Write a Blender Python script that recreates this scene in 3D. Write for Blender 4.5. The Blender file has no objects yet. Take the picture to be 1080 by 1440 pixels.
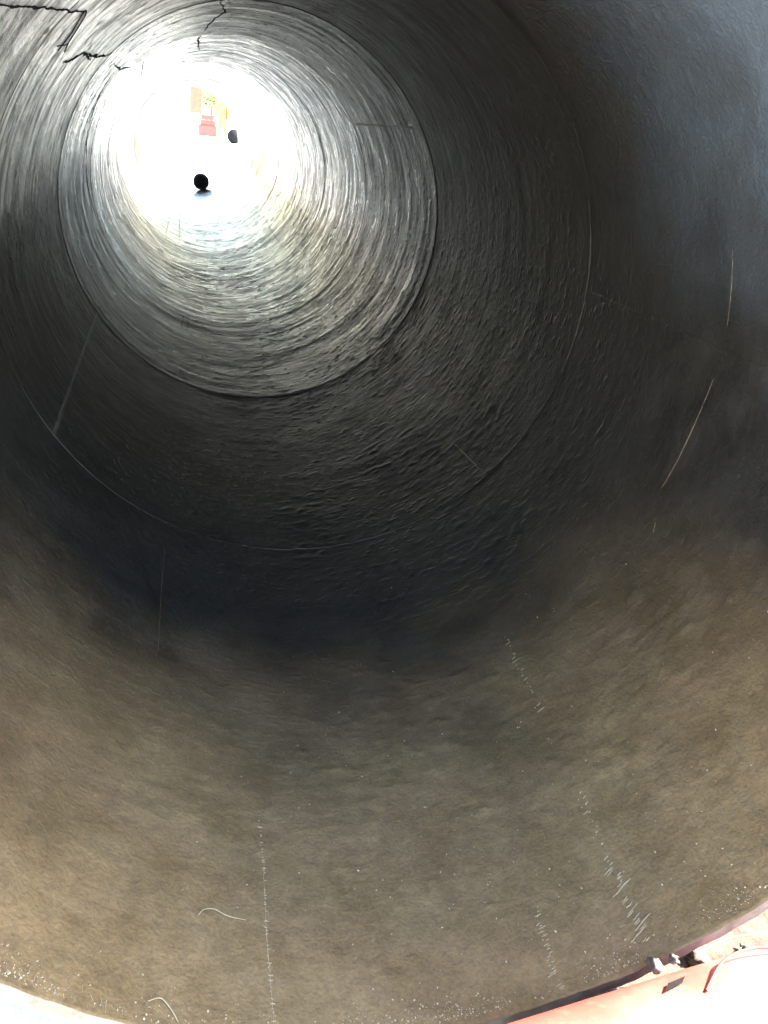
import bpy, bmesh, math, random
import numpy as np
from mathutils import Vector, Matrix, Quaternion

random.seed(7)
rng = np.random.default_rng(11)
scn = bpy.context.scene
R = 1.0            # inner radius of the pipe
ZA = 1.045         # height of the pipe axis above the ground
Y0 = 0.907         # near mouth
WALL = 0.024

# ------------------------------------------------------------------ camera
F, VPX, VPY = 1170.0, 239.0, 157.0          # focal length and vanishing point of the pipe axis (1080x1440)
a = np.array([(VPX - 540) / F, -(VPY - 720) / F, 1.0]); a /= np.linalg.norm(a)
r_ = np.cross(np.array([0, 1.0, 0]), a); r_ /= np.linalg.norm(r_)
w_ = np.cross(a, r_)
cam_d = bpy.data.cameras.new('camera')
cam = bpy.data.objects.new('camera', cam_d)
scn.collection.objects.link(cam)
cam_d.sensor_fit = 'VERTICAL'; cam_d.sensor_height = 36.0; cam_d.sensor_width = 27.0
cam_d.lens = 36.0 * F / 1440.0
cam_d.clip_start = 0.02; cam_d.clip_end = 2000.0
cx_ = Vector((r_[0], a[0], w_[0])); cy_ = Vector((r_[1], a[1], w_[1])); cz_ = -Vector((r_[2], a[2], w_[2]))
cam.matrix_world = Matrix((
    (cx_.x, cy_.x, cz_.x, -0.453),
    (cx_.y, cy_.y, cz_.y, 0.0),
    (cx_.z, cy_.z, cz_.z, ZA + 0.464),
    (0, 0, 0, 1)))
scn.camera = cam

# ------------------------------------------------------------------ sky, sun, exposure
SUN_EL, SUN_AZ = math.radians(47), math.radians(89.0)      # azimuth from +Y towards +X
world = bpy.data.worlds.new('World'); scn.world = world; world.use_nodes = True
wn = world.node_tree.nodes; wl = world.node_tree.links
bg = wn['Background']; sky = wn.new('ShaderNodeTexSky')
sky.sky_type = 'NISHITA'; sky.sun_disc = False
sky.sun_elevation = SUN_EL; sky.sun_rotation = SUN_AZ
sky.air_density = 1.35; sky.dust_density = 0.8; sky.ozone_density = 0.0
wl.new(sky.outputs[0], bg.inputs[0]); bg.inputs[1].default_value = 0.095
sun_d = bpy.data.lights.new('sun', 'SUN'); sun_d.energy = 4.2; sun_d.angle = math.radians(0.5)
sun_d.color = (1.0, 0.94, 0.84)
sun = bpy.data.objects.new('sun', sun_d); scn.collection.objects.link(sun)
sdir = Vector((math.sin(SUN_AZ) * math.cos(SUN_EL), math.cos(SUN_AZ) * math.cos(SUN_EL), math.sin(SUN_EL)))
sun.rotation_euler = sdir.to_track_quat('Z', 'Y').to_euler()
sun.location = (10, 5, 12)
scn.view_settings.view_transform = 'Standard'
scn.view_settings.look = 'None'
scn.view_settings.exposure = 3.75
scn.view_settings.gamma = 1.0
scn.view_settings.use_curve_mapping = False
scn.cycles.use_denoising = True
scn.cycles.max_bounces = 5; scn.cycles.diffuse_bounces = 3; scn.cycles.glossy_bounces = 5; scn.cycles.adaptive_threshold = 0.04
scn.cycles.sample_clamp_indirect = 6.0
scn.cycles.caustics_reflective = True

# ------------------------------------------------------------------ helpers
C = scn.collection
def link(name, me, mat=None, parent=None, label=None, cat=None, group=None, kind=None):
    o = bpy.data.objects.new(name, me); C.objects.link(o)
    if mat is not None and me is not None: me.materials.append(mat)
    if parent is not None: o.parent = parent
    if label: o['label'] = label
    if cat: o['category'] = cat
    if group: o['group'] = group
    if kind: o['kind'] = kind
    return o

def grid_mesh(name, co, faces, smooth=True):
    me = bpy.data.meshes.new(name)
    co = np.asarray(co, dtype=np.float32); faces = np.asarray(faces, dtype=np.int32)
    nv, nf, k = len(co), len(faces), faces.shape[1]
    me.vertices.add(nv); me.vertices.foreach_set('co', co.ravel())
    me.loops.add(nf * k); me.loops.foreach_set('vertex_index', faces.ravel())
    me.polygons.add(nf)
    me.polygons.foreach_set('loop_start', np.arange(0, nf * k, k, dtype=np.int32))
    me.polygons.foreach_set('use_smooth', np.full(nf, smooth))
    me.update(calc_edges=True)
    return me

def bm_mesh(name, bm, smooth=True):
    me = bpy.data.meshes.new(name); bmesh.ops.recalc_face_normals(bm, faces=bm.faces)
    bm.to_mesh(me); bm.free()
    if smooth:
        me.polygons.foreach_set('use_smooth', np.full(len(me.polygons), True))
    return me

# gradient noise in numpy
def _h(i, j, k, s):
    n = i * np.uint32(374761393) + j * np.uint32(668265263) + k * np.uint32(1274126177) + np.uint32(s * 974711 + 13)
    n = (n ^ (n >> np.uint32(13))) * np.uint32(1274126177)
    n = (n ^ (n >> np.uint32(16))) * np.uint32(2246822519)
    return n ^ (n >> np.uint32(15))
def _prep(x):
    x = np.asarray(x, dtype=np.float32); xi = np.floor(x); f = x - xi
    return xi.astype(np.int32).astype(np.uint32), f, f * f * f * (f * (f * 6 - 15) + 10)
I10 = np.float32(1 / 511.5)
def noise3(x, y, z, s=0):
    with np.errstate(over='ignore'):
        xi, xf, u = _prep(x); yi, yf, v = _prep(y); zi, zf, w = _prep(z)
        def g(dx, dy, dz):
            h = _h(xi + np.uint32(dx), yi + np.uint32(dy), zi + np.uint32(dz), s)
            return (((h & np.uint32(1023)) * I10 - np.float32(1)) * (xf - np.float32(dx)) + (((h >> np.uint32(10)) & np.uint32(1023)) * I10 - np.float32(1)) * (yf - np.float32(dy))
                    + (((h >> np.uint32(20)) & np.uint32(1023)) * I10 - np.float32(1)) * (zf - np.float32(dz)))
        def lz(dx, dy):
            p = g(dx, dy, 0); return p + w * (g(dx, dy, 1) - p)
        def ly(dx):
            p = lz(dx, 0); return p + v * (lz(dx, 1) - p)
        p = ly(0); return p + u * (ly(1) - p)
def noise2(x, y, s=0):
    with np.errstate(over='ignore'):
        xi, xf, u = _prep(x); yi, yf, v = _prep(y); k = np.uint32(0)
        def g(dx, dy):
            h = _h(xi + np.uint32(dx), yi + np.uint32(dy), k, s)
            return ((h & np.uint32(1023)) * I10 - np.float32(1)) * (xf - np.float32(dx)) + (((h >> np.uint32(10)) & np.uint32(1023)) * I10 - np.float32(1)) * (yf - np.float32(dy))
        def ly(dx):
            p = g(dx, 0); return p + v * (g(dx, 1) - p)
        p = ly(0); return p + u * (ly(1) - p)
def sstep(a_, b_, x):
    t = np.clip((x - a_) / (b_ - a_), 0, 1); return t * t * (3 - 2 * t)

# material helper -------------------------------------------------------------
class NT:
    def __init__(s, name):
        s.m = bpy.data.materials.new(name); s.m.use_nodes = True
        s.n = s.m.node_tree.nodes; s.l = s.m.node_tree.links
        s.b = s.n['Principled BSDF']; s.tc = s.n.new('ShaderNodeTexCoord')
    def put(s, sock, v):
        if isinstance(v, (int, float)): sock.default_value = v
        elif isinstance(v, (tuple, list)): sock.default_value = v if len(v) == len(sock.default_value) else (*v, 1.0)
        else: s.l.new(v, sock)
    def mapping(s, scale, vec=None, loc=(0, 0, 0)):
        n = s.n.new('ShaderNodeMapping'); s.l.new(vec or s.tc.outputs['Object'], n.inputs[0])
        n.inputs['Scale'].default_value = scale; n.inputs['Location'].default_value = loc
        return n.outputs[0]
    def noise(s, vec, scale, detail=3, rough=0.55, dist=0.0):
        n = s.n.new('ShaderNodeTexNoise'); s.l.new(vec, n.inputs['Vector'])
        n.inputs['Scale'].default_value = scale; n.inputs['Detail'].default_value = detail
        n.inputs['Roughness'].default_value = rough; n.inputs['Distortion'].default_value = dist
        return n.outputs['Fac']
    def ramp(s, fac, a_, b_, va=0.0, vb=1.0, smooth=True):
        n = s.n.new('ShaderNodeMapRange'); n.interpolation_type = 'SMOOTHSTEP' if smooth else 'LINEAR'
        s.put(n.inputs['Value'], fac)
        n.inputs['From Min'].default_value = a_; n.inputs['From Max'].default_value = b_
        n.inputs['To Min'].default_value = va; n.inputs['To Max'].default_value = vb
        return n.outputs['Result']
    def math(s, op, a_, b_=0.0, clamp=False):
        n = s.n.new('ShaderNodeMath'); n.operation = op; n.use_clamp = clamp
        s.put(n.inputs[0], a_); s.put(n.inputs[1], b_); return n.outputs[0]
    def mix(s, fac, a_, b_):
        n = s.n.new('ShaderNodeMix'); n.data_type = 'RGBA'
        s.put(n.inputs[0], fac); s.put(n.inputs[6], a_); s.put(n.inputs[7], b_); return n.outputs[2]
    def sep(s, vec):
        n = s.n.new('ShaderNodeSeparateXYZ'); s.l.new(vec, n.inputs[0]); return n.outputs
    def bump(s, h, dist, strength=1.0, normal=None):
        n = s.n.new('ShaderNodeBump'); s.put(n.inputs['Height'], h)
        n.inputs['Distance'].default_value = dist; n.inputs['Strength'].default_value = strength
        if normal: s.l.new(normal, n.inputs['Normal'])
        return n.outputs[0]
    def set(s, **k):
        for q, v in k.items(): s.put(s.b.inputs[q.replace('_', ' ')], v)
        return s.m

def simple(name, col, rough=0.7, var=0.25, scale=20, bump=0.0, bscale=60, metal=0.0, spec=0.5):
    t = NT(name); o = t.tc.outputs['Object']
    f = t.noise(o, scale, 4)
    c = t.mix(t.ramp(f, 0.3, 0.7), tuple(max(0, x * (1 - var)) for x in col), tuple(min(1, x * (1 + var)) for x in col))
    k = dict(Base_Color=c, Roughness=rough, Metallic=metal, Specular_IOR_Level=spec)
    if bump: k['Normal'] = t.bump(t.noise(o, bscale, 4), bump)
    return t.set(**k)

def coat_material(name, base, rough, streak, dust=True, shift=0.0, spec=0.5):
    """black anti-corrosion coating brushed round the inside of the pipe, dirt blown in over the invert"""
    t = NT(name); o = t.tc.outputs['Object']
    sv = t.mapping((0.22, 1.0, 0.22), loc=(shift, shift, 0))          # long round the pipe, short along it
    s1 = t.noise(sv, 16, 4, 0.65)
    s2 = t.noise(sv, 75, 2, 0.6)
    fine = t.noise(o, 130, 2, 0.6)
    mott = t.noise(o, 7, 4, 0.65)
    c = t.mix(t.ramp(mott, 0.3, 0.7), tuple(x * 0.75 for x in base), tuple(x * 1.3 for x in base))
    rg = t.math('ADD', t.ramp(s1, 0.3, 0.7, rough - streak, rough + streak), t.ramp(mott, 0.3, 0.7, -0.06, 0.06), clamp=True)
    if dust:
        x, y, z = t.sep(o)
        wide = t.noise(o, 1.9, 3)
        low = t.ramp(t.math('ADD', z, t.ramp(wide, 0.2, 0.8, -0.2, 0.2, False)), 0.85, 0.15)      # settles on the bottom
        mouth = t.ramp(t.math('ADD', y, t.ramp(wide, 0.2, 0.8, 0.4, -0.4, False)), 2.45, 1.15)
        grain = t.math('MULTIPLY', t.ramp(fine, 0.25, 0.65, 0.72, 1.0), t.ramp(t.noise(o, 34, 3, 0.7), 0.3, 0.7, 0.78, 1.0))
        m = t.math('MULTIPLY', t.math('MULTIPLY', low, mouth), grain)
        # light bounced onto the upper right by the mouth, painted as a bluish tint
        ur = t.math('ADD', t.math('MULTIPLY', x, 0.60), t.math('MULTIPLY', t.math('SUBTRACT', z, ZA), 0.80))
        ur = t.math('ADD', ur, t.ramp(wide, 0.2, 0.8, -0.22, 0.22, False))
        painted_bounce = t.math('MULTIPLY', t.ramp(ur, 0.60, 1.0), t.ramp(t.math('ADD', y, t.ramp(mott, 0.2, 0.8, -0.2, 0.2, False)), 2.7, 1.5))
        c = t.mix(painted_bounce, c, (0.080, 0.104, 0.135))
        dc = t.mix(t.ramp(mott, 0.3, 0.7), (0.200, 0.128, 0.060), (0.270, 0.178, 0.088))
        c = t.mix(m, c, dc)
        rg = t.math('ADD', rg, t.math('MULTIPLY', m, 0.25), clamp=True)
        spec = t.math('SUBTRACT', spec, t.math('MULTIPLY', m, spec * 0.6))
    # upper left, round the cracks: paler, smoother, metallic streaks
    x, y, z = t.sep(o)
    up = t.math('ADD', t.math('MULTIPLY', x, -0.766), t.math('MULTIPLY', t.math('SUBTRACT', z, ZA), 0.643))
    up = t.math('ADD', up, t.ramp(mott, 0.25, 0.75, -0.10, 0.10, False))
    pale_streaks = t.math('MULTIPLY', t.ramp(up, 0.76, 0.94), t.ramp(y, 1.5, 2.9))
    pale_streaks = t.math('MULTIPLY', pale_streaks, t.ramp(s1, 0.36, 0.58, 0.10, 1.0))
    c = t.mix(pale_streaks, c, (0.78, 0.77, 0.73))
    t.put(t.b.inputs['Metallic'], t.math('MULTIPLY', pale_streaks, 0.95))
    rg = t.math('SUBTRACT', rg, t.math('MULTIPLY', pale_streaks, 0.15))
    hh = t.math('ADD', t.math('MULTIPLY', s1, 0.0016 if dust else 0.0035), t.math('ADD', t.math('MULTIPLY', s2, 0.0004 if dust else 0.0012), t.math('MULTIPLY', fine, 0.0022)))
    if dust: hh = t.math('ADD', hh, t.math('MULTIPLY', t.noise(o, 26, 3, 0.6), 0.0042))
    lump = t.ramp(t.noise(t.mapping((0.7, 1.3, 0.7), loc=(2, 5, 1)), 30, 1, 0.5), 0.56, 0.74)      # beads and runs of tar
    if dust: lump = t.math('MULTIPLY', lump, t.math('MULTIPLY', t.math('MULTIPLY', t.ramp(wide, 0.40, 0.60, 0.1, 1.0), t.ramp(z, 1.5, 0.8, 0.15, 1.0)), t.ramp(y, 1.5, 3.0, 0.14, 1.0)))
    hh = t.math('ADD', hh, t.math('MULTIPLY', lump, 0.005))
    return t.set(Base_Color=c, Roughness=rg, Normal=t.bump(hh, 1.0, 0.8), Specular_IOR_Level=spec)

M = {}
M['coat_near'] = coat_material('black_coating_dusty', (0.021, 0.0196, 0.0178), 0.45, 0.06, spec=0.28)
M['coat_mid'] = coat_material('black_coating_half_gloss', (0.030, 0.030, 0.030), 0.37, 0.09, dust=False, shift=7.7, spec=0.48)
M['coat_far'] = coat_material('black_coating_glossy', (0.034, 0.034, 0.033), 0.30, 0.11, dust=False, shift=7.7, spec=0.58)
M['coat_end'] = coat_material('black_coating_wet_gloss', (0.034, 0.033, 0.031), 0.23, 0.08, dust=False, shift=7.7, spec=0.40)
def end_material():
    t = NT('rusty_end_glossy_invert'); o = t.tc.outputs['Object']
    sv = t.mapping((0.22, 1.0, 0.22)); s1 = t.noise(sv, 16, 4, 0.65); mo = t.noise(o, 6, 4, 0.65); fi = t.noise(o, 60, 3)
    c = t.mix(t.ramp(mo, 0.35, 0.65), (0.040, 0.028, 0.023), (0.100, 0.062, 0.046))
    x, y, z = t.sep(o)
    glossy_floor = t.ramp(t.math('ADD', z, t.ramp(mo, 0.2, 0.8, -0.15, 0.15, False)), 0.85, 0.45)  # bottom of the last courses, paler and smoother than the sides
    c = t.mix(glossy_floor, c, (0.11, 0.10, 0.085))
    rg = t.math('ADD', t.ramp(s1, 0.3, 0.7, 0.34, 0.52), t.math('MULTIPLY', glossy_floor, -0.24))
    hh = t.math('ADD', t.math('MULTIPLY', s1, 0.0035), t.math('MULTIPLY', fi, 0.002))
    return t.set(Base_Color=c, Roughness=rg, Normal=t.bump(hh, 1.0, 0.8), Specular_IOR_Level=0.5)
M['rust_end'] = end_material()
M['weld_pale'] = simple('scraped_weld', (0.10, 0.10, 0.095), 0.55, 0.4, 60, 0.002, 90)
M['weld'] = simple('coated_weld', (0.018, 0.019, 0.020), 0.5, 0.3, 60, 0.002, 90)
M['crack'] = simple('open_crack', (0.012, 0.012, 0.012), 0.95, 0.2, 40, spec=0.1)
M['steel'] = simple('dusty_steel_edge', (0.115, 0.108, 0.090), 0.75, 0.35, 25, 0.002, 90)
M['scuff'] = simple('chalky_scuff', (0.34, 0.265, 0.165), 0.9, 0.25, 80)
M['grit'] = simple('pale_grit', (0.38, 0.31, 0.21), 0.9, 0.4, 60)
M['straw'] = simple('dry_straw', (0.38, 0.32, 0.20), 0.7, 0.25, 60)
M['rubber'] = simple('black_rubber', (0.010, 0.010, 0.011), 0.8, 0.3, 30, 0.001, 80, spec=0.15)
M['orange'] = None

# ------------------------------------------------------------------ ground
def ground_h(x, y):
    rise = 0.55 * sstep(20.6, 24.5, y)
    near = 0.010 * noise3(x * 3, y * 3, 0, 5) + 0.005 * noise3(x * 14, y * 14, 0, 6)
    return rise + near * (1 - sstep(3, 6, np.hypot(x, y - 0.5)))
def build_ground():
    xs = np.unique(np.concatenate([-np.geomspace(2, 700, 26), np.linspace(-2, 2, 141), np.geomspace(2, 700, 26)]))
    ys = np.unique(np.concatenate([-np.geomspace(1.5, 700, 26), np.linspace(-1.5, 2, 121), np.linspace(2, 20, 20), np.linspace(20.5, 25, 20), np.geomspace(26, 900, 26)]))
    X, Y = np.meshgrid(xs, ys)
    Z = ground_h(X, Y)
    co = np.stack([X, Y, Z], -1).reshape(-1, 3)
    nx, ny = len(xs), len(ys)
    i = np.arange(ny - 1)[:, None] * nx + np.arange(nx - 1)[None]
    f = np.stack([i, i + 1, i + nx + 1, i + nx], -1).reshape(-1, 4)
    t = NT('dry_pale_earth'); o = t.tc.outputs['Object']
    n1 = t.noise(o, 1.3, 5); n2 = t.noise(o, 22, 6, 0.65); n3 = t.noise(o, 120, 3)
    c = t.mix(t.ramp(n2, 0.3, 0.72), (0.44, 0.43, 0.41), (0.54, 0.53, 0.51))
    x, y, z = t.sep(o)
    earth = t.mix(t.ramp(n2, 0.35, 0.7), (0.045, 0.032, 0.022), (0.11, 0.082, 0.058))
    dx = t.math('ADD', t.math('ABSOLUTE', t.math('SUBTRACT', x, 1.0)), t.math('MULTIPLY', t.math('ABSOLUTE', t.math('SUBTRACT', y, 0.9)), 1.2))
    c = t.mix(t.ramp(t.math('ADD', dx, t.ramp(n1, 0.2, 0.8, -0.25, 0.25)), 1.1, 0.75), c, earth)
    c = t.mix(t.ramp(t.math('ADD', x, t.ramp(n1, 0.2, 0.8, -0.2, 0.2)), -0.15, -0.45), c, (0.82, 0.76, 0.66))      # left ground painted near white to stand for overexposed sunlight
    m = t.set(Base_Color=c, Roughness=0.95, Normal=t.bump(n3, 0.003, 0.7, t.bump(n2, 0.012, 0.7)))
    link('ground', grid_mesh('ground', co, f), m, kind='structure')
build_ground()

# ------------------------------------------------------------------ the pipe
JOINTS = [Y0, 2.80, 4.72, 6.64, 8.56, 10.48, 12.40, 14.32, 16.24, 18.16, 20.25]
STEP = [0.0, 0.001, 0.0035, 0.004, 0.006, 0.004, 0.006, 0.004, 0.006, 0.004]

def relief(th, y, course):
    """radial height of the coating, towards the axis (m)"""
    th = th.astype(np.float32); y = y.astype(np.float32)
    x = np.sin(th); z = -np.cos(th)
    k = 1.0 if course >= 2 else (0.38 if course == 1 else 0.25)
    broad = noise3(x * 1.3, y * 0.9, z * 1.3, 1)
    h = 0.004 * broad
    # ridges drawn round the pipe by the brush, broken and uneven
    yw = y + 0.05 * broad
    r1 = noise3(x * 0.7, yw * 5.5, z * 0.7, 3)
    r2 = noise3(x * 1.3, yw * 15, z * 1.3, 4)
    h = h + k * ((0.0072 if course >= 2 else 0.005) * r1 + 0.0036 * r2)
    if course >= 2:
        h = h + 0.004 * np.clip(noise3(x * 1.3, yw * 26, z * 1.3, 14) - 0.12, 0, 1)
    # sagging wrinkles on the lower right
    deg = np.degrees(th)
    fl = sstep(-50, -5, deg) * (1 - sstep(55, 95, deg))
    fl = fl * (0.8 if course == 0 else 1.0)
    w = noise2(th * 4, y * 4, 7)
    wx = th + 0.05 * w; wy = y - 0.04 * w
    pat = sstep(-0.15, 0.25, noise2(th * 2.2, y * 1.6, 10))
    n = noise2(wx * 17, wy * 28, 9)
    h = h + fl * (0.25 + 0.75 * pat) * 0.011 * np.clip(n - 0.08, 0, 1)
    n = noise2(wx * 30, wy * 50, 12)
    h = h + (0.25 + 0.75 * fl) * (0.3 + 0.7 * pat) * 0.007 * np.clip(n - 0.10, 0, 1)
    n = noise2(wx * 30 + 3, wy * 30, 13)
    h = h + (0.008 + 0.006 * fl) * np.clip(n - 0.24, 0, 1)
    return h

def course_of(y):
    for i in range(len(JOINTS) - 1):
        if y < JOINTS[i + 1]: return i
    return len(JOINTS) - 2
HG = {}
def surf(deg, y, lift=0.0):
    """point on the coated surface, read from the relief of its course"""
    c = course_of(y); H = HG[c]; rows, N = H.shape
    fy = min(max((y - JOINTS[c]) / (JOINTS[c + 1] - JOINTS[c]), 0), 1) * (rows - 1); fx = ((deg + 180.0) % 360.0) / 360.0 * N
    i0 = min(int(fy), rows - 2); j0 = int(fx) % N; j1 = (j0 + 1) % N; u = fy - i0; v = fx - int(fx)
    h = (H[i0, j0] * (1 - v) + H[i0, j1] * v) * (1 - u) + (H[i0 + 1, j0] * (1 - v) + H[i0 + 1, j1] * v) * u
    rr = R - float(h) - lift; th = math.radians(deg)
    return Vector((rr * math.sin(th), y, ZA - rr * math.cos(th)))

pipe = link('steel_pipe', None, label='large steel pipe seen from inside its mouth, black coating, welded courses', cat='pipe')
pipe.location = (0, Y0, 0)
def under(o, parent=pipe):
    o.parent = parent
    o.location = -pipe.location if parent is pipe else (0, 0, 0)
    return o

courses = []
for ci in range(len(JOINTS) - 1):
    y0, y1 = JOINTS[ci], JOINTS[ci + 1]
    if ci < 3: N, dy = 680, 0.0078
    elif ci < 5: N, dy = 520, 0.011
    else: N, dy = 360, 0.016
    rows = int(round((y1 - y0) / dy)) + 1
    ys = np.linspace(y0, y1, rows)
    th = np.linspace(-math.pi, math.pi, N, endpoint=False)
    T, Y = np.meshgrid(th, ys)
    H = relief(T, Y, ci) + STEP[ci]; HG[ci] = H
    yy = Y.copy()
    if ci == 0:                      # the cut mouth is slightly ragged
        lip = 0.006 * noise3(np.sin(th) * 9, np.cos(th) * 9, 0 * th, 20) + 0.003 * noise3(np.sin(th) * 40, np.cos(th) * 40, 0 * th, 21)
        yy[0] += lip
    rr = R - H
    inner = np.stack([rr * np.sin(T), yy, ZA - rr * np.cos(T)], -1).reshape(-1, 3)
    ro = R + WALL
    outs = []
    for ye, e in ((y0, 0), (y1, 1)):
        outs.append(np.stack([ro * np.sin(th), yy[0] if e == 0 else np.full(N, ye), ZA - ro * np.cos(th)], -1))
    co = np.concatenate([inner] + outs)
    j = np.arange(N); jn = (j + 1) % N
    i = np.arange(rows - 1)[:, None] * N
    f = np.stack([i + j, i + jn, i + N + jn, i + N + j], -1).reshape(-1, 4)
    b0 = rows * N; b1 = b0 + N; last = (rows - 1) * N
    f2 = np.concatenate([np.stack([b0 + j, b0 + jn, jn, j], -1),
                         np.stack([last + j, last + jn, b1 + jn, b1 + j], -1),
                         np.stack([b1 + j, b1 + jn, b0 + jn, b0 + j], -1)])
    me = grid_mesh('pipe_course', co, np.concatenate([f, f2]))
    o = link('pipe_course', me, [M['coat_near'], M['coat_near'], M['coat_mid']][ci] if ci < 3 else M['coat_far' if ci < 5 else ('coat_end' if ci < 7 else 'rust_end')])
    me.materials.append(M['steel'])
    mi = np.zeros(len(me.polygons), dtype=np.int32); mi[len(f):] = 1
    me.polygons.foreach_set('material_index', mi)
    sm = np.full(len(me.polygons), True); sm[len(f):] = False
    me.polygons.foreach_set('use_smooth', sm)
    under(o); courses.append(o)

def ribbon_tube(name, pts_fn, n, width, height, mat, parent, seg=7):
    """half-round bead following n surface stations; pts_fn(i) -> (centre on surface, side dir, up dir, scale)"""
    co = []; fs = []
    for i in range(n):
        c, s, u, k = pts_fn(i)
        for q in range(seg):
            an = math.pi * q / (seg - 1)
            co.append(c + s * (math.cos(an) * width * 0.5 * k) + u * (math.sin(an) * height * k - 0.002))
    for i in range(n - 1):
        for q in range(seg - 1):
            b = i * seg + q; fs.append((b, b + 1, b + seg + 1, b + seg))
    me = grid_mesh(name, [tuple(v) for v in co], fs)
    o = link(name, me, mat); return under(o, parent)

# circumferential weld beads at the joints
for ci in range(1, len(JOINTS) - 1):
    yj = JOINTS[ci]; n = 420
    def fn(i, yj=yj, ci=ci):
        deg = -180 + 360 * i / (n - 1); th = math.radians(deg)
        wob = 0.012 * float(noise3(np.array([math.sin(th) * 5]), np.array([yj]), np.array([math.cos(th) * 5]), 30)[0])
        k = 0.75 + 0.5 * float(noise3(np.array([math.sin(th) * 30]), np.array([yj]), np.array([math.cos(th) * 30]), 31)[0]) + 0.1
        rr = R - STEP[ci] * 0.7 - 0.001
        return (Vector((rr * math.sin(th), yj + wob - 0.004, ZA - rr * math.cos(th))), Vector((0, 1, 0)),
                Vector((-math.sin(th), 0, math.cos(th))), k)
    ribbon_tube('ring_weld', fn, n, 0.022, 0.0018 if ci == 1 else 0.0032, courses[ci - 1].data.materials[0], pipe)

# longitudinal seams, staggered from course to course
SEAMS = [92.0, -56.2, 121.8, -70, 140, -108, 75, -150, 60, -75]
for ci, deg in enumerate(SEAMS):
    y0, y1 = JOINTS[ci], JOINTS[ci + 1]; n = int((y1 - y0) / 0.012)
    def fn(i, deg=deg, y0=y0, y1=y1, n=n, ci=ci):
        y = y0 + 0.004 + (y1 - y0 - 0.008) * i / (n - 1)
        d = deg + 0.15 * float(noise3(np.array([y * 2.0]), np.array([ci * 7.3]), np.array([0.0]), 33)[0])
        k = 0.9 + 0.55 * float(noise3(np.array([y * 45.0]), np.array([ci * 7.3]), np.array([0.0]), 34)[0])
        th = math.radians(d)
        p = surf(d, y)
        return p, Vector((math.cos(th), 0, math.sin(th))), Vector((-math.sin(th), 0, math.cos(th))), k
    ribbon_tube('seam_weld', fn, n, 0.022, 0.0034, M['weld_pale'] if ci in (1, 2) else courses[ci].data.materials[0], courses[ci])
    courses[ci].children[0].location = (0, 0, 0)

# cracks where the coating has lifted on the upper left of the courses
def crack(pts, w, parent):
    P = []
    for (d0, y0), (d1, y1) in zip(pts[:-1], pts[1:]):
        L = math.hypot(math.radians(d1 - d0), y1 - y0); m = max(2, int(L / 0.02))
        for q in range(m): P.append((d0 + (d1 - d0) * q / m, y0 + (y1 - y0) * q / m))
    P.append(pts[-1])
    co = []; fs = []; n = len(P); seg = 5
    for i, (d, y) in enumerate(P):
        d2, y2 = P[min(i + 1, n - 1)]; d1, y1 = P[max(i - 1, 0)]
        tv = Vector((math.radians(d2 - d1), y2 - y1)); tv.normalize() if tv.length > 0 else None
        sd = Vector((-tv.y, tv.x))
        k = w * (0.45 + 1.5 * abs(float(noise3(np.array([i * 0.37]), np.array([d * 1.7]), np.array([w * 90]), 40)[0])) * 1.6) * (0.25 + 0.75 * min(1, 4 * min(i, n - 1 - i) / n))
        j_d = math.degrees(0.016 * float(noise3(np.array([i * 0.33]), np.array([y * 3.0]), np.array([0.0]), 41)[0]))
        for q in range(seg):
            e = (q / (seg - 1) - 0.5) * 2
            lift = 0.0035 * (1 - e * e) - 0.0008
            co.append(surf(d + j_d + math.degrees(sd.x * e * k * 0.5), y + sd.y * e * k * 0.5, lift))
    for i in range(n - 1):
        for q in range(seg - 1):
            b = i * seg + q; fs.append((b, b + 1, b + seg + 1, b + seg))
    o = link('coating_crack', grid_mesh('coating_crack', [tuple(v) for v in co], fs), M['crack'])
    o.parent = parent
    return o
CR = [([(-127.0, 1.85), (-128.46, 2.07), (-130.26, 2.32), (-132.79, 2.69), (-135.34, 3.03), (-135.13, 3.11), (-132.27, 3.19), (-129.2, 3.25), (-127.75, 3.09)], 0.014),
      ([(-129.2, 3.25), (-127.5, 3.31)], 0.02),
      ([(-125.1, 3.46), (-127.31, 3.68), (-129.52, 3.79), (-128.85, 4.17)], 0.032),
      ([(-129.57, 3.85), (-130.21, 4.28), (-132.2, 4.63), (-134.0, 4.70)], 0.024),
      ([(-131.75, 5.16), (-131.84, 5.84), (-135.25, 6.47)], 0.03),
      ([(-167.41, 4.75), (-170.29, 5.24), (-167.58, 5.72), (-166.28, 6.36)], 0.020),
      ([(-165.8, 6.7), (-165.14, 7.12), (-168.02, 8.41)], 0.024),
      ([(-141.8, 6.7), (-139.44, 7.15), (-135.82, 8.5)], 0.020),
      ([(-160.04, 9.8), (-162.95, 9.75)], 0.05),
      ([(-25.55, 14.26), (-30.98, 10.02)], 0.010), ([(-17.93, 14.26), (-20.19, 10.74)], 0.010),
      ([(-20.93, 6.60), (-22.0, 6.08)], 0.007), ([(-18.56, 6.60), (-19.23, 6.12)], 0.007),
      ([(-135.3, 3.03), (-131, 3.15), (-127, 3.16)], 0.012),
      ([(-129.8, 5.6), (-111.9, 5.88), (-97.5, 6.22), (-83.2, 6.40), (-66.7, 6.55)], 0.05),
      ([(49.7, 11.9), (45.4, 10.1), (44.8, 9.0)], 0.012)]
for pts, w in CR:
    crack(pts, w * 0.7, courses[course_of(pts[len(pts) // 2][1])])

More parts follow.
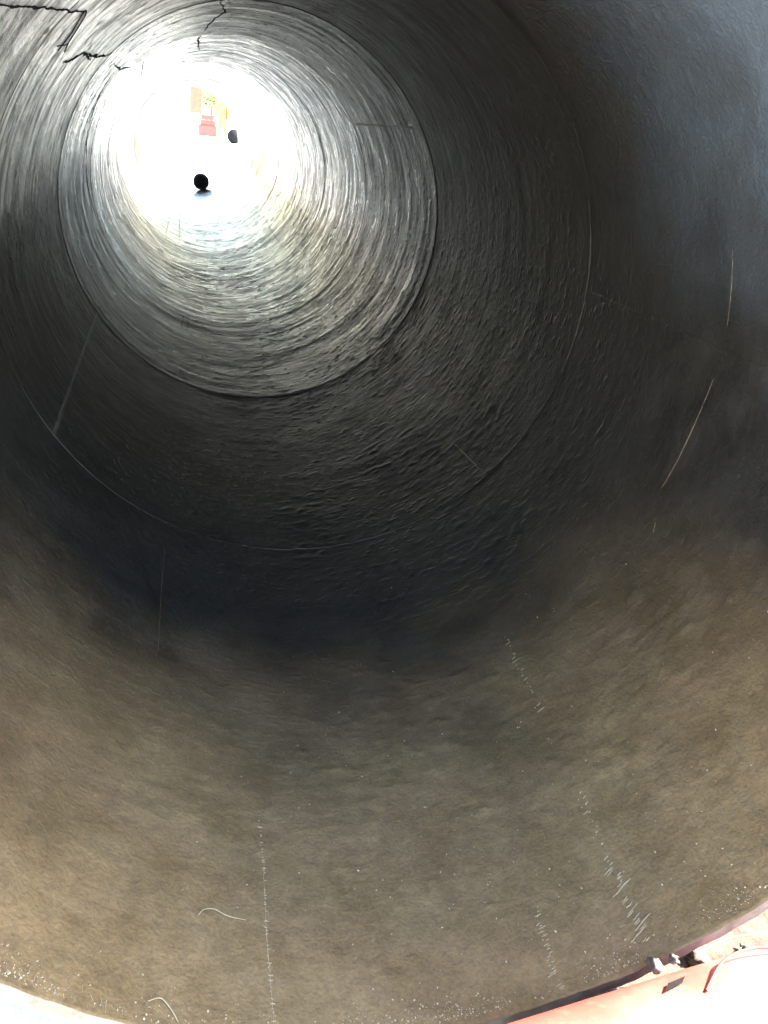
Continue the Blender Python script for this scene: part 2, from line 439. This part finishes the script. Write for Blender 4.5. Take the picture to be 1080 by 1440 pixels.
# ---- scuffs, drips and dried spatter on the coating (too small to count)
def strokes_mesh(strokes):
    co = []; fs = []
    for P, w, hgt in strokes:
        n = len(P); b0 = len(co)
        for i, (d, y) in enumerate(P):
            d2, y2 = P[min(i + 1, n - 1)]; d1, y1 = P[max(i - 1, 0)]
            tv = Vector((math.radians(d2 - d1), y2 - y1)); 
            if tv.length > 0: tv.normalize()
            sd = Vector((-tv.y, tv.x)); k = w * (0.35 + 0.65 * math.sin(math.pi * (i + 0.5) / n))
            for e, l in ((-1, -0.0008), (-0.5, hgt * 0.8), (0.5, hgt), (1, -0.0008)):
                co.append(tuple(surf(d + math.degrees(sd.x * e * k * 0.5), y + sd.y * e * k * 0.5, l)))
        for i in range(n - 1):
            for q in range(3):
                b = b0 + i * 4 + q; fs.append((b, b + 1, b + 5, b + 4))
    return grid_mesh('strokes', co, fs)
def polyline(pts, step=0.012):
    out = []
    for (d0, y0), (d1, y1) in zip(pts[:-1], pts[1:]):
        L = math.hypot(math.radians(d1 - d0), y1 - y0); m = max(2, int(L / step))
        out += [(d0 + (d1 - d0) * q / m, y0 + (y1 - y0) * q / m) for q in range(m)]
    return out + [pts[-1]]
def ticks(pts, every, length, w, jit=0.4, tilt=0.0):
    P = polyline(pts, every); out = []
    for d, y in P:
        if random.random() < 0.2: continue
        y += random.gauss(0, every * 0.6)
        L = math.degrees(length * min(2.0, random.lognormvariate(-0.5, 0.6))); off = math.degrees(random.gauss(0, length * 0.25))
        out.append(([(d + off - L / 2, y - tilt * math.radians(L) * 0.5), (d + off, y + random.gauss(0, 0.001)), (d + off + L / 2, y + tilt * math.radians(L) * 0.5)], w * random.uniform(0.6, 1.3), 0.0012))
    return out
S = []
S += ticks([(16.6, 1.10), (15.9, 1.03), (15.5, 0.97), (15.3, 0.925)], 0.0045, 0.014, 0.0024, tilt=0.2)
S += ticks([(29.0, 1.34), (28.5, 1.31), (26.9, 1.14)], 0.010, 0.013, 0.0032, tilt=0.4)
S += ticks([(27.0, 1.13), (26.7, 1.03), (26.2, 0.95)], 0.0050, 0.022, 0.0026, tilt=0.45)
S += ticks([(31.44, 1.95), (30.38, 1.8), (29.86, 1.61)], 0.014, 0.011, 0.0032, tilt=0.3)
S += ticks([(-14.96, 1.41), (-15.22, 1.27), (-15.8, 1.11), (-16.11, 0.925)], 0.006, 0.005, 0.0026)
S += [(polyline([(-15.0, 1.30), (-15.22, 1.27), (-15.8, 1.11), (-16.11, 0.925)]), 0.0018, 0.0006)]
S += [(polyline([(-28.0, 2.62), (-28.47, 2.35), (-29.0, 1.96)]), 0.0012, 0.0003)]
S += [(polyline([(107.1, 1.97), (101, 1.967), (95.64, 1.963)]), 0.0009, 0.0004),
      (polyline([(87.5, 1.965), (83, 1.97), (79.14, 1.972), (73.5, 1.968), (68, 1.965)]), 0.0013, 0.0005)]
S += [(polyline([(46.23, 3.16), (46.91, 2.83)]), 0.0016, 0.0005), (polyline([(63, 1.90), (61.5, 1.88)]), 0.002, 0.0006)]
for _ in range(30):                                  # run-off streaks climbing from the cut edge, thickest at lower left
    d = random.choice((random.gauss(-36, 5), random.gauss(-36, 5), random.uniform(-50, 40))); y = Y0 + 0.01 + abs(random.gauss(0, 0.012)); L = random.uniform(0.004, 0.016)
    S.append(([(d, y), (d + random.gauss(0, 0.08), y + L * 0.5), (d + random.gauss(0, 0.15), y + L)], random.uniform(0.0006, 0.0014), 0.0006))
o = link('scuff_marks', strokes_mesh(S), M['scuff'], kind='stuff'); under(o)

# grit: small pale specks lying on the invert and thick along the cut edge
def specks(n, fn, mat, name):
    co = []; fs = []
    for _ in range(n):
        d, y, s = fn(); p = surf(d, y, s * 0.25); b = len(co)
        q = Quaternion(Vector((random.gauss(0, 1), random.gauss(0, 1), random.gauss(0, 1))).normalized(), random.uniform(0, 6.28))
        sx, sy, sz = s * random.uniform(0.6, 1.4), s * random.uniform(0.6, 1.4), s * random.uniform(0.5, 0.9)
        for v in ((1, 0, 0), (-1, 0, 0), (0, 1, 0), (0, -1, 0), (0, 0, 1), (0, 0, -1)):
            co.append(tuple(p + q @ Vector((v[0] * sx, v[1] * sy, v[2] * sz))))
        for A in (0, 1):
            for B in (2, 3):
                for D in (4, 5): fs.append((b + A, b + B, b + D))
    return link(name, grid_mesh(name, co, fs, False), mat, kind='stuff')
def edge_grit():
    while True:
        d = random.uniform(-58, 55)
        if random.random() < 0.12 + 0.9 * max(0.0, float(noise2(np.array([d * 0.11]), np.array([0.5]), 60)[0]) + 0.1) * 2: break
    return d, Y0 + 0.012 + abs(random.gauss(0, 0.022)), random.choice((0.0006, 0.0008, 0.0012, 0.0022)) * random.uniform(0.6, 1.1)
def floor_grit():
    return random.gauss(20, 24), Y0 + 0.03 + abs(random.gauss(0, 0.45)), 0.0005 + 0.0022 * random.random() ** 3
g1 = specks(1500, edge_grit, M['grit'], 'edge_grit'); under(g1)
g2 = specks(700, floor_grit, M['grit'], 'floor_grit'); under(g2)

# ------------------------------------------------------------------ thin tubes (fibres, straw, wire)
def tube(name, pts, rad, mat, seg=6, taper=0.5, **kw):
    n = len(pts); co = []; fs = []
    for i, p in enumerate(pts):
        p = Vector(p); t = (Vector(pts[min(i + 1, n - 1)]) - Vector(pts[max(i - 1, 0)])).normalized()
        s = t.cross(Vector((0, 0, 1))); s = s.normalized() if s.length > 1e-4 else Vector((1, 0, 0)); u = s.cross(t)
        k = rad * (1 - taper * abs(2 * i / (n - 1) - 1) ** 2)
        for q in range(seg):
            an = 2 * math.pi * q / seg; co.append(tuple(p + s * math.cos(an) * k + u * math.sin(an) * k))
    for i in range(n - 1):
        for q in range(seg): fs.append((i * seg + q, i * seg + (q + 1) % seg, (i + 1) * seg + (q + 1) % seg, (i + 1) * seg + q))
    me = grid_mesh(name, co, fs); return link(name, me, mat, **kw)
def spline(pts, m=8):
    out = []; P = [Vector(p) for p in pts]
    for i in range(len(P) - 1):
        p0, p1, p2, p3 = P[max(i - 1, 0)], P[i], P[i + 1], P[min(i + 2, len(P) - 1)]
        for q in range(m):
            t = q / m
            out.append(0.5 * ((2 * p1) + (-p0 + p2) * t + (2 * p0 - 5 * p1 + 4 * p2 - p3) * t * t + (-p0 + 3 * p1 - 3 * p2 + p3) * t ** 3))
    return out + [P[-1]]
tube('straw_fibre', spline([surf(d, y, 0.003) for d, y in [(-23.79, 1.14), (-23.09, 1.157), (-21.82, 1.163), (-20.17, 1.152), (-18.08, 1.148)]]), 0.0010, M['straw'],
     label='short curved pale fibre lying on the brown pipe floor', cat='fibre')
tube('straw_fibre', spline([surf(d, y, 0.003) for d, y in [(-29.3, 0.952), (-27.97, 0.962), (-26.86, 0.945), (-26.14, 0.925)]]), 0.0012, M['straw'],
     label='pale fibre hanging over the pipe edge at bottom left', cat='fibre')

# ------------------------------------------------------------------ at the mouth: orange pipe, straw, wire, earth, debris
t = NT('weathered_orange_plastic'); ob = t.tc.outputs['Object']
n1 = t.noise(ob, 6, 5); n2 = t.noise(ob, 40, 5)
c = t.mix(t.ramp(n1, 0.35, 0.7), (0.36, 0.058, 0.042), (0.42, 0.085, 0.065))
c = t.mix(t.ramp(n2, 0.5, 0.8, 0, 0.5), c, (0.44, 0.14, 0.10))
M['orange'] = t.set(Base_Color=c, Roughness=0.5, Normal=t.bump(n2, 0.002, 0.6))
def orange_pipe():
    e = link('orange_pipe', None, label='orange plastic pipe lying in the sun against the pipe mouth', cat='plastic pipe')
    A = Vector((0.02, 0.735, 0.105)); B = Vector((1.65, 0.935, 0.105)); e.location = (A.x, A.y, 0)
    ax = (B - A).normalized(); s = Vector((-ax.y, ax.x, 0)); u = Vector((0, 0, 1))
    n, seg = 120, 72; co = []; fs = []
    L = (B - A).length
    for rad, rev in ((0.100, 0), (0.092, 1)):
        b0 = len(co)
        for i in range(n):
            tt = i / (n - 1); c0 = A + ax * (tt * L) - e.location
            for q in range(seg):
                an = 2 * math.pi * q / seg
                dr = 0.0016 * float(noise3(np.array([tt * 9]), np.array([math.cos(an) * 2]), np.array([math.sin(an) * 2]), 50)[0])
                co.append(tuple(c0 + (s * math.cos(an) + u * math.sin(an)) * (rad + dr)))
        for i in range(n - 1):
            for q in range(seg):
                f = (b0 + i * seg + q, b0 + i * seg + (q + 1) % seg, b0 + (i + 1) * seg + (q + 1) % seg, b0 + (i + 1) * seg + q)
                fs.append(f[::-1] if rev else f)
    m = n * seg
    for i in (0, n - 1):
        for q in range(seg):
            fs.append((i * seg + q, i * seg + (q + 1) % seg, m + i * seg + (q + 1) % seg, m + i * seg + q))
    link('pipe_wall', grid_mesh('pipe_wall', co, fs), M['orange'], parent=e)
    # raised socket collar near the far end
    co = []; fs = []
    for i, (tt, rad) in enumerate([(0.90, 0.101), (0.905, 0.112), (0.99, 0.112), (0.995, 0.101)]):
        c0 = A + ax * (tt * L) - e.location
        for q in range(seg):
            an = 2 * math.pi * q / seg; co.append(tuple(c0 + (s * math.cos(an) + u * math.sin(an)) * rad))
    for i in range(3):
        for q in range(seg): fs.append((i * seg + q, i * seg + (q + 1) % seg, (i + 1) * seg + (q + 1) % seg, (i + 1) * seg + q))
    link('socket_collar', grid_mesh('socket_collar', co, fs), M['orange'], parent=e)
orange_pipe()
tube('straw_stalk', spline([(0.50, 0.965, 0.075), (0.60, 0.955, 0.11), (0.75, 0.94, 0.14), (0.95, 0.93, 0.17)]), 0.0022, M['straw'],
     label='long yellow straw stalk leaning from the pipe edge over the earth', cat='straw')
M['wire'] = simple('red_wire', (0.30, 0.06, 0.04), 0.5)
tube('red_wire', spline([(0.46, 0.80, 0.208), (0.52, 0.845, 0.206), (0.57, 0.862, 0.206), (0.63, 0.862, 0.207), (0.70, 0.835, 0.209), (0.74, 0.80, 0.205)]), 0.0028, M['wire'], taper=0.1,
     label='dark red wire loop lying along the top of the orange pipe', cat='wire')

# clods of dry earth and a scrap of sheet by the lip of the pipe
M['clod'] = simple('dry_clod', (0.10, 0.088, 0.07), 0.95, 0.45, 40, 0.004, 60)
def clod(loc, r, label, name='earth_clod', cat='clod', mat=None, flat=0.7):
    bm = bmesh.new(); bmesh.ops.create_icosphere(bm, subdivisions=3, radius=1.0)
    sd = random.uniform(0, 50)
    for v in bm.verts:
        k = 1 + 0.9 * float(noise3(np.array([v.co.x * 1.3 + sd]), np.array([v.co.y * 1.3]), np.array([v.co.z * 1.3]), 70)[0]) + 0.6 * float(noise3(np.array([v.co.x * 4 + sd]), np.array([v.co.y * 4]), np.array([v.co.z * 4]), 71)[0])
        v.co = Vector((v.co.x * r * k, v.co.y * r * k, v.co.z * r * flat * k))
    o = link(name, bm_mesh(name, bm), mat or M['clod'], label=label, cat=cat); o.location = loc; return o
clod((0.425, 0.893, 0.158), 0.014, 'pale grey earth clod caught between the lip and the orange pipe')
clod((0.462, 0.893, 0.168), 0.009, 'small pale stone right of the clod on the pipe lip', 'small_stone', 'stone')
clod((0.62, 1.00, 0.012), 0.022, 'brown earth clod on the bare ground under the straw stalk')
clod((0.74, 0.99, 0.010), 0.015, 'small pebble on the bare earth at the right edge', 'pebble', 'pebble', M['dark0'] if 'dark0' in M else None)
def scrap():
    bm = bmesh.new()
    P = [(0, 0), (0.045, 0.006), (0.06, 0.016), (0.02, 0.014)]
    lo = [bm.verts.new((x, y, 0)) for x, y in P]; hi = [bm.verts.new((x, y, 0.002)) for x, y in P]
    bm.faces.new(lo[::-1]); bm.faces.new(hi)
    for i in range(4): bm.faces.new((lo[i], lo[(i + 1) % 4], hi[(i + 1) % 4], hi[i]))
    o = link('metal_scrap', bm_mesh('metal_scrap', bm, False), M['crack'], label='thin dark grey scrap lying on the orange pipe', cat='scrap')
    o.location = (0.385, 0.812, 0.2025); o.rotation_euler = (-0.25, 0, 0.15)
scrap()

# ------------------------------------------------------------------ inside and beyond the far end
def ball(name, loc, rad, label, mat):
    e = link(name, None, label=label, cat='ball', group='round black balls'); e.location = loc
    bm = bmesh.new(); bmesh.ops.create_uvsphere(bm, u_segments=48, v_segments=32, radius=rad)
    for v in bm.verts:                                   # moulding seam round the middle, slightly flat where it rests
        k = v.co.z / rad
        if abs(v.co.y) < rad * 0.05: v.co *= 1.02
        if k < -0.96: v.co.z = -0.96 * rad
        v.co.z += 0.96 * rad
    link('rubber_shell', bm_mesh('rubber_shell', bm), mat, parent=e)
    bm = bmesh.new(); bmesh.ops.create_cone(bm, cap_ends=True, segments=16, radius1=rad * 0.10, radius2=rad * 0.07, depth=rad * 0.12)
    for v in bm.verts: v.co = Vector((v.co.x - rad * 0.1, -rad * 0.99 + 0 * v.co.y + v.co.z * -1, v.co.y + rad * 1.02))
    link('valve_cap', bm_mesh('valve_cap', bm), mat, parent=e)
    return e
p = surf(11.0, 19.4)
ball('black_ball', (p.x, p.y, p.z), 0.165, 'small black ball on the white floor inside the far end of the pipe', simple('grey_black_rubber', (0.045, 0.047, 0.05), 0.75, 0.3, 30, 0.001, 80))

def px_ground(x, y, z):
    d = Vector((0, 0, 0)); q = np.array([(x - 540) / F, -(y - 720) / F, 1.0])
    dx, dy, dz = q @ r_, q @ a, q @ w_
    tt = (z - (ZA + 0.464)) / dz
    return Vector((-0.453 + dx * tt, dy * tt, z))
p = px_ground(329, 202, 0.55)
ball('black_ball', (p.x, p.y, 0.55), 0.29, 'larger black ball outside, partly hidden by the right edge of the far opening', M['rubber'])

# stack of red crates
M['red'] = simple('red_plastic', (0.36, 0.06, 0.048), 0.5, 0.15, 8)
M['dark'] = simple('dark_base', (0.03, 0.03, 0.03), 0.8)
def bevel_box(sx, sy, sz, bev=0.01, z0=0.0):
    bm = bmesh.new(); bmesh.ops.create_cube(bm, size=1.0)
    for v in bm.verts: v.co = Vector((v.co.x * sx, v.co.y * sy, (v.co.z + 0.5) * sz + z0))
    bmesh.ops.bevel(bm, geom=list(bm.edges), offset=bev, segments=2, affect='EDGES')
    return bm
ps = px_ground(291.5, 191, 0.55)
def crate(z, w, h, label, dark=False):
    e = link('red_crate', None, label=label, cat='crate', group='stacked red crates'); e.location = (ps.x, ps.y, z)
    th_ = 0.03
    link('floor_panel', bm_mesh('floor_panel', bevel_box(w, w, 0.03, 0.005, 0.0), False), M['dark'] if dark else M['red'], parent=e)
    for sx, sy in ((1, 0), (-1, 0), (0, 1), (0, -1)):
        bm = bevel_box(th_ if sx else w, th_ if sy else w - 2 * th_ - 0.004, h - 0.05, 0.005, 0.033)
        for v in bm.verts: v.co.x += sx * (w - th_) / 2; v.co.y += sy * (w - th_) / 2
        link('side_panel', bm_mesh('side_panel', bm, False), M['red'], parent=e)
    for sy in (-1, 1):
        bm = bevel_box(w + 0.02, 0.035, 0.035, 0.008, h - 0.04)
        for v in bm.verts: v.co.y += sy * (w / 2 + 0.006)
        link('rim', bm_mesh('rim', bm, False), M['red'], parent=e)
crate(0.552, 0.92, 0.50, 'wide red crate at the bottom of the stack outside the far end', True)
crate(1.055, 0.78, 0.26, 'middle red crate in the stack beyond the far end')
crate(1.318, 0.66, 0.24, 'smallest red crate on top of the stack beyond the far end')

# brick gate pillar
def pillar():
    d = 62.0; q = np.array([(275 - 540) / F, -(160 - 720) / F, 1.0]); dx, dy = q @ r_, q @ a
    x = -0.453 + dx / dy * d
    e = link('gate_pillar', None, label='pale salmon pillar outside, left of the small tree', cat='pillar'); e.location = (x, d, 0.55)
    link('plinth', bm_mesh('plinth', bevel_box(1.6, 1.0, 1.05, 0.03), False), simple('white_render', (0.8, 0.78, 0.74), 0.8, 0.05), parent=e)
    link('shaft', bm_mesh('shaft', bevel_box(0.72, 0.72, 2.1, 0.02, 1.052), False), simple('salmon_render', (0.35, 0.10, 0.065), 0.85, 0.1, 5), parent=e)
    link('cap_stone', bm_mesh('cap_stone', bevel_box(0.86, 0.86, 0.10, 0.02, 3.154), False), simple('cap_concrete', (0.75, 0.7, 0.62), 0.85, 0.05), parent=e)
pillar()

# tree beyond
def tree():
    d = 70.0; q = np.array([(297 - 540) / F, -(150 - 720) / F, 1.0]); dx, dy = q @ r_, q @ a
    e = link('leafy_tree', None, label='small yellow green tree beyond the far end', cat='tree'); e.location = (-0.453 + dx / dy * d, d, 0.5)
    M['bark'] = simple('bark', (0.10, 0.075, 0.05), 0.9); M['leaf'] = simple('leaf', (0.07, 0.10, 0.015), 0.6, 0.5, 2.0)
    co = []; fs = []
    def limb(p0, p1, r0, r1, n=5, seg=8):
        b0 = len(co); t_ = (p1 - p0).normalized(); s_ = t_.cross(Vector((0.3, 0.9, 0.1))).normalized(); u_ = s_.cross(t_)
        for i in range(n):
            k = i / (n - 1); c = p0.lerp(p1, k); rr = r0 + (r1 - r0) * k
            for j in range(seg):
                an = 2 * math.pi * j / seg; co.append(tuple(c + s_ * math.cos(an) * rr + u_ * math.sin(an) * rr))
        for i in range(n - 1):
            for j in range(seg): fs.append((b0 + i * seg + j, b0 + i * seg + (j + 1) % seg, b0 + (i + 1) * seg + (j + 1) % seg, b0 + (i + 1) * seg + j))
    limb(Vector((0, 0, 0)), Vector((0.05, 0, 1.6)), 0.09, 0.06)
    tips = []
    for k in range(9):
        an = k * 2.4; h = 1.1 + 0.12 * k; tip = Vector((math.cos(an) * 0.62, math.sin(an) * 0.62, h + 0.75)); tips.append(tip)
        limb(Vector((0.04, 0, h)), tip, 0.035, 0.01)
    link('trunk', grid_mesh('trunk', co, fs), M['bark'], parent=e)
    lc = []; lf = []
    for tip in tips + [Vector((0, 0, 2.3)), Vector((0.1, 0, 1.7))]:
        for _ in range(150):
            p = tip + Vector((random.gauss(0, 0.24), random.gauss(0, 0.24), random.gauss(0, 0.20)))
            u_ = Vector((random.gauss(0, 1), random.gauss(0, 1), random.gauss(0, 1))).normalized(); v_ = u_.orthogonal().normalized()
            b = len(lc); L = random.uniform(0.05, 0.10)
            lc += [tuple(p - u_ * L), tuple(p + v_ * L * 0.45), tuple(p + u_ * L), tuple(p - v_ * L * 0.45)]; lf.append((b, b + 1, b + 2, b + 3))
    link('crown', grid_mesh('crown', lc, lf, False), M['leaf'], parent=e)
tree()

# worker in pale yellow, red hard hat
def person():
    p = px_ground(312, 204, 0.55)
    e = link('person', None, label='standing person in pale yellow clothes and a red hard hat, beside the red crates', cat='person'); e.location = (p.x, p.y, 0.55)
    V = []; Ed = []; Rd = []
    def v(co, r, par=None):
        V.append(co); Rd.append(r)
        if par is not None: Ed.append((par, len(V) - 1))
        return len(V) - 1
    pel = v((0, 0, 0.92), 0.15); bel = v((0, 0, 1.08), 0.135, pel); ch = v((0, 0, 1.28), 0.155, bel); nk = v((0, 0, 1.43), 0.07, ch)
    jaw = v((0, -0.02, 1.52), 0.075, nk); hd = v((0, -0.01, 1.60), 0.095, jaw); v((0, 0, 1.67), 0.07, hd)
    hands = []
    for s in (-1, 1):
        sh = v((0.17 * s, 0, 1.38), 0.065, ch); el = v((0.25 * s, 0.02, 1.12), 0.048, sh); wr = v((0.25 * s, -0.08, 0.88), 0.034, el)
        palm = v((0.25 * s, -0.10, 0.80), 0.038, wr); v((0.25 * s, -0.11, 0.72), 0.022, palm); v((0.22 * s, -0.14, 0.77), 0.016, palm)
        hp = v((0.09 * s, 0, 0.86), 0.095, pel); kn = v((0.11 * s, -0.02, 0.48), 0.065, hp); an = v((0.12 * s, 0.02, 0.09), 0.045, kn)
        v((0.13 * s, -0.12, 0.045), 0.038, an)
    me = bpy.data.meshes.new('body'); me.from_pydata(V, Ed, [])
    o = link('body', me, simple('pale_yellow_cloth', (0.36, 0.34, 0.07), 0.8, 0.08), parent=e)
    md = o.modifiers.new('skin', 'SKIN'); 
    for i, rr in enumerate(Rd): me.skin_vertices[0].data[i].radius = (rr, rr)
    me.skin_vertices[0].data[0].use_root = True
    sb = o.modifiers.new('sub', 'SUBSURF'); sb.levels = 2; sb.render_levels = 2
    bm = bmesh.new(); bmesh.ops.create_uvsphere(bm, u_segments=24, v_segments=14, radius=0.135)
    for q in bm.verts:
        if q.co.z < 0: q.co = Vector((q.co.x * (1.18 if q.co.y > -0.02 else 1.22), q.co.y * (1.18 if q.co.y > -0.02 else 1.45), max(q.co.z, -0.02)))
    for q in bm.verts: q.co.z += 1.665
    link('hard_hat', bm_mesh('hard_hat', bm), M['red'], parent=e)
    # orange sash of the vest down the right side
    bm = bevel_box(0.06, 0.34, 0.5, 0.02, 0.92)
    for q in bm.verts: q.co.x += 0.155
    link('vest_panel', bm_mesh('vest_panel', bm), simple('orange_vest', (0.40, 0.07, 0.02), 0.7), parent=e)
person()
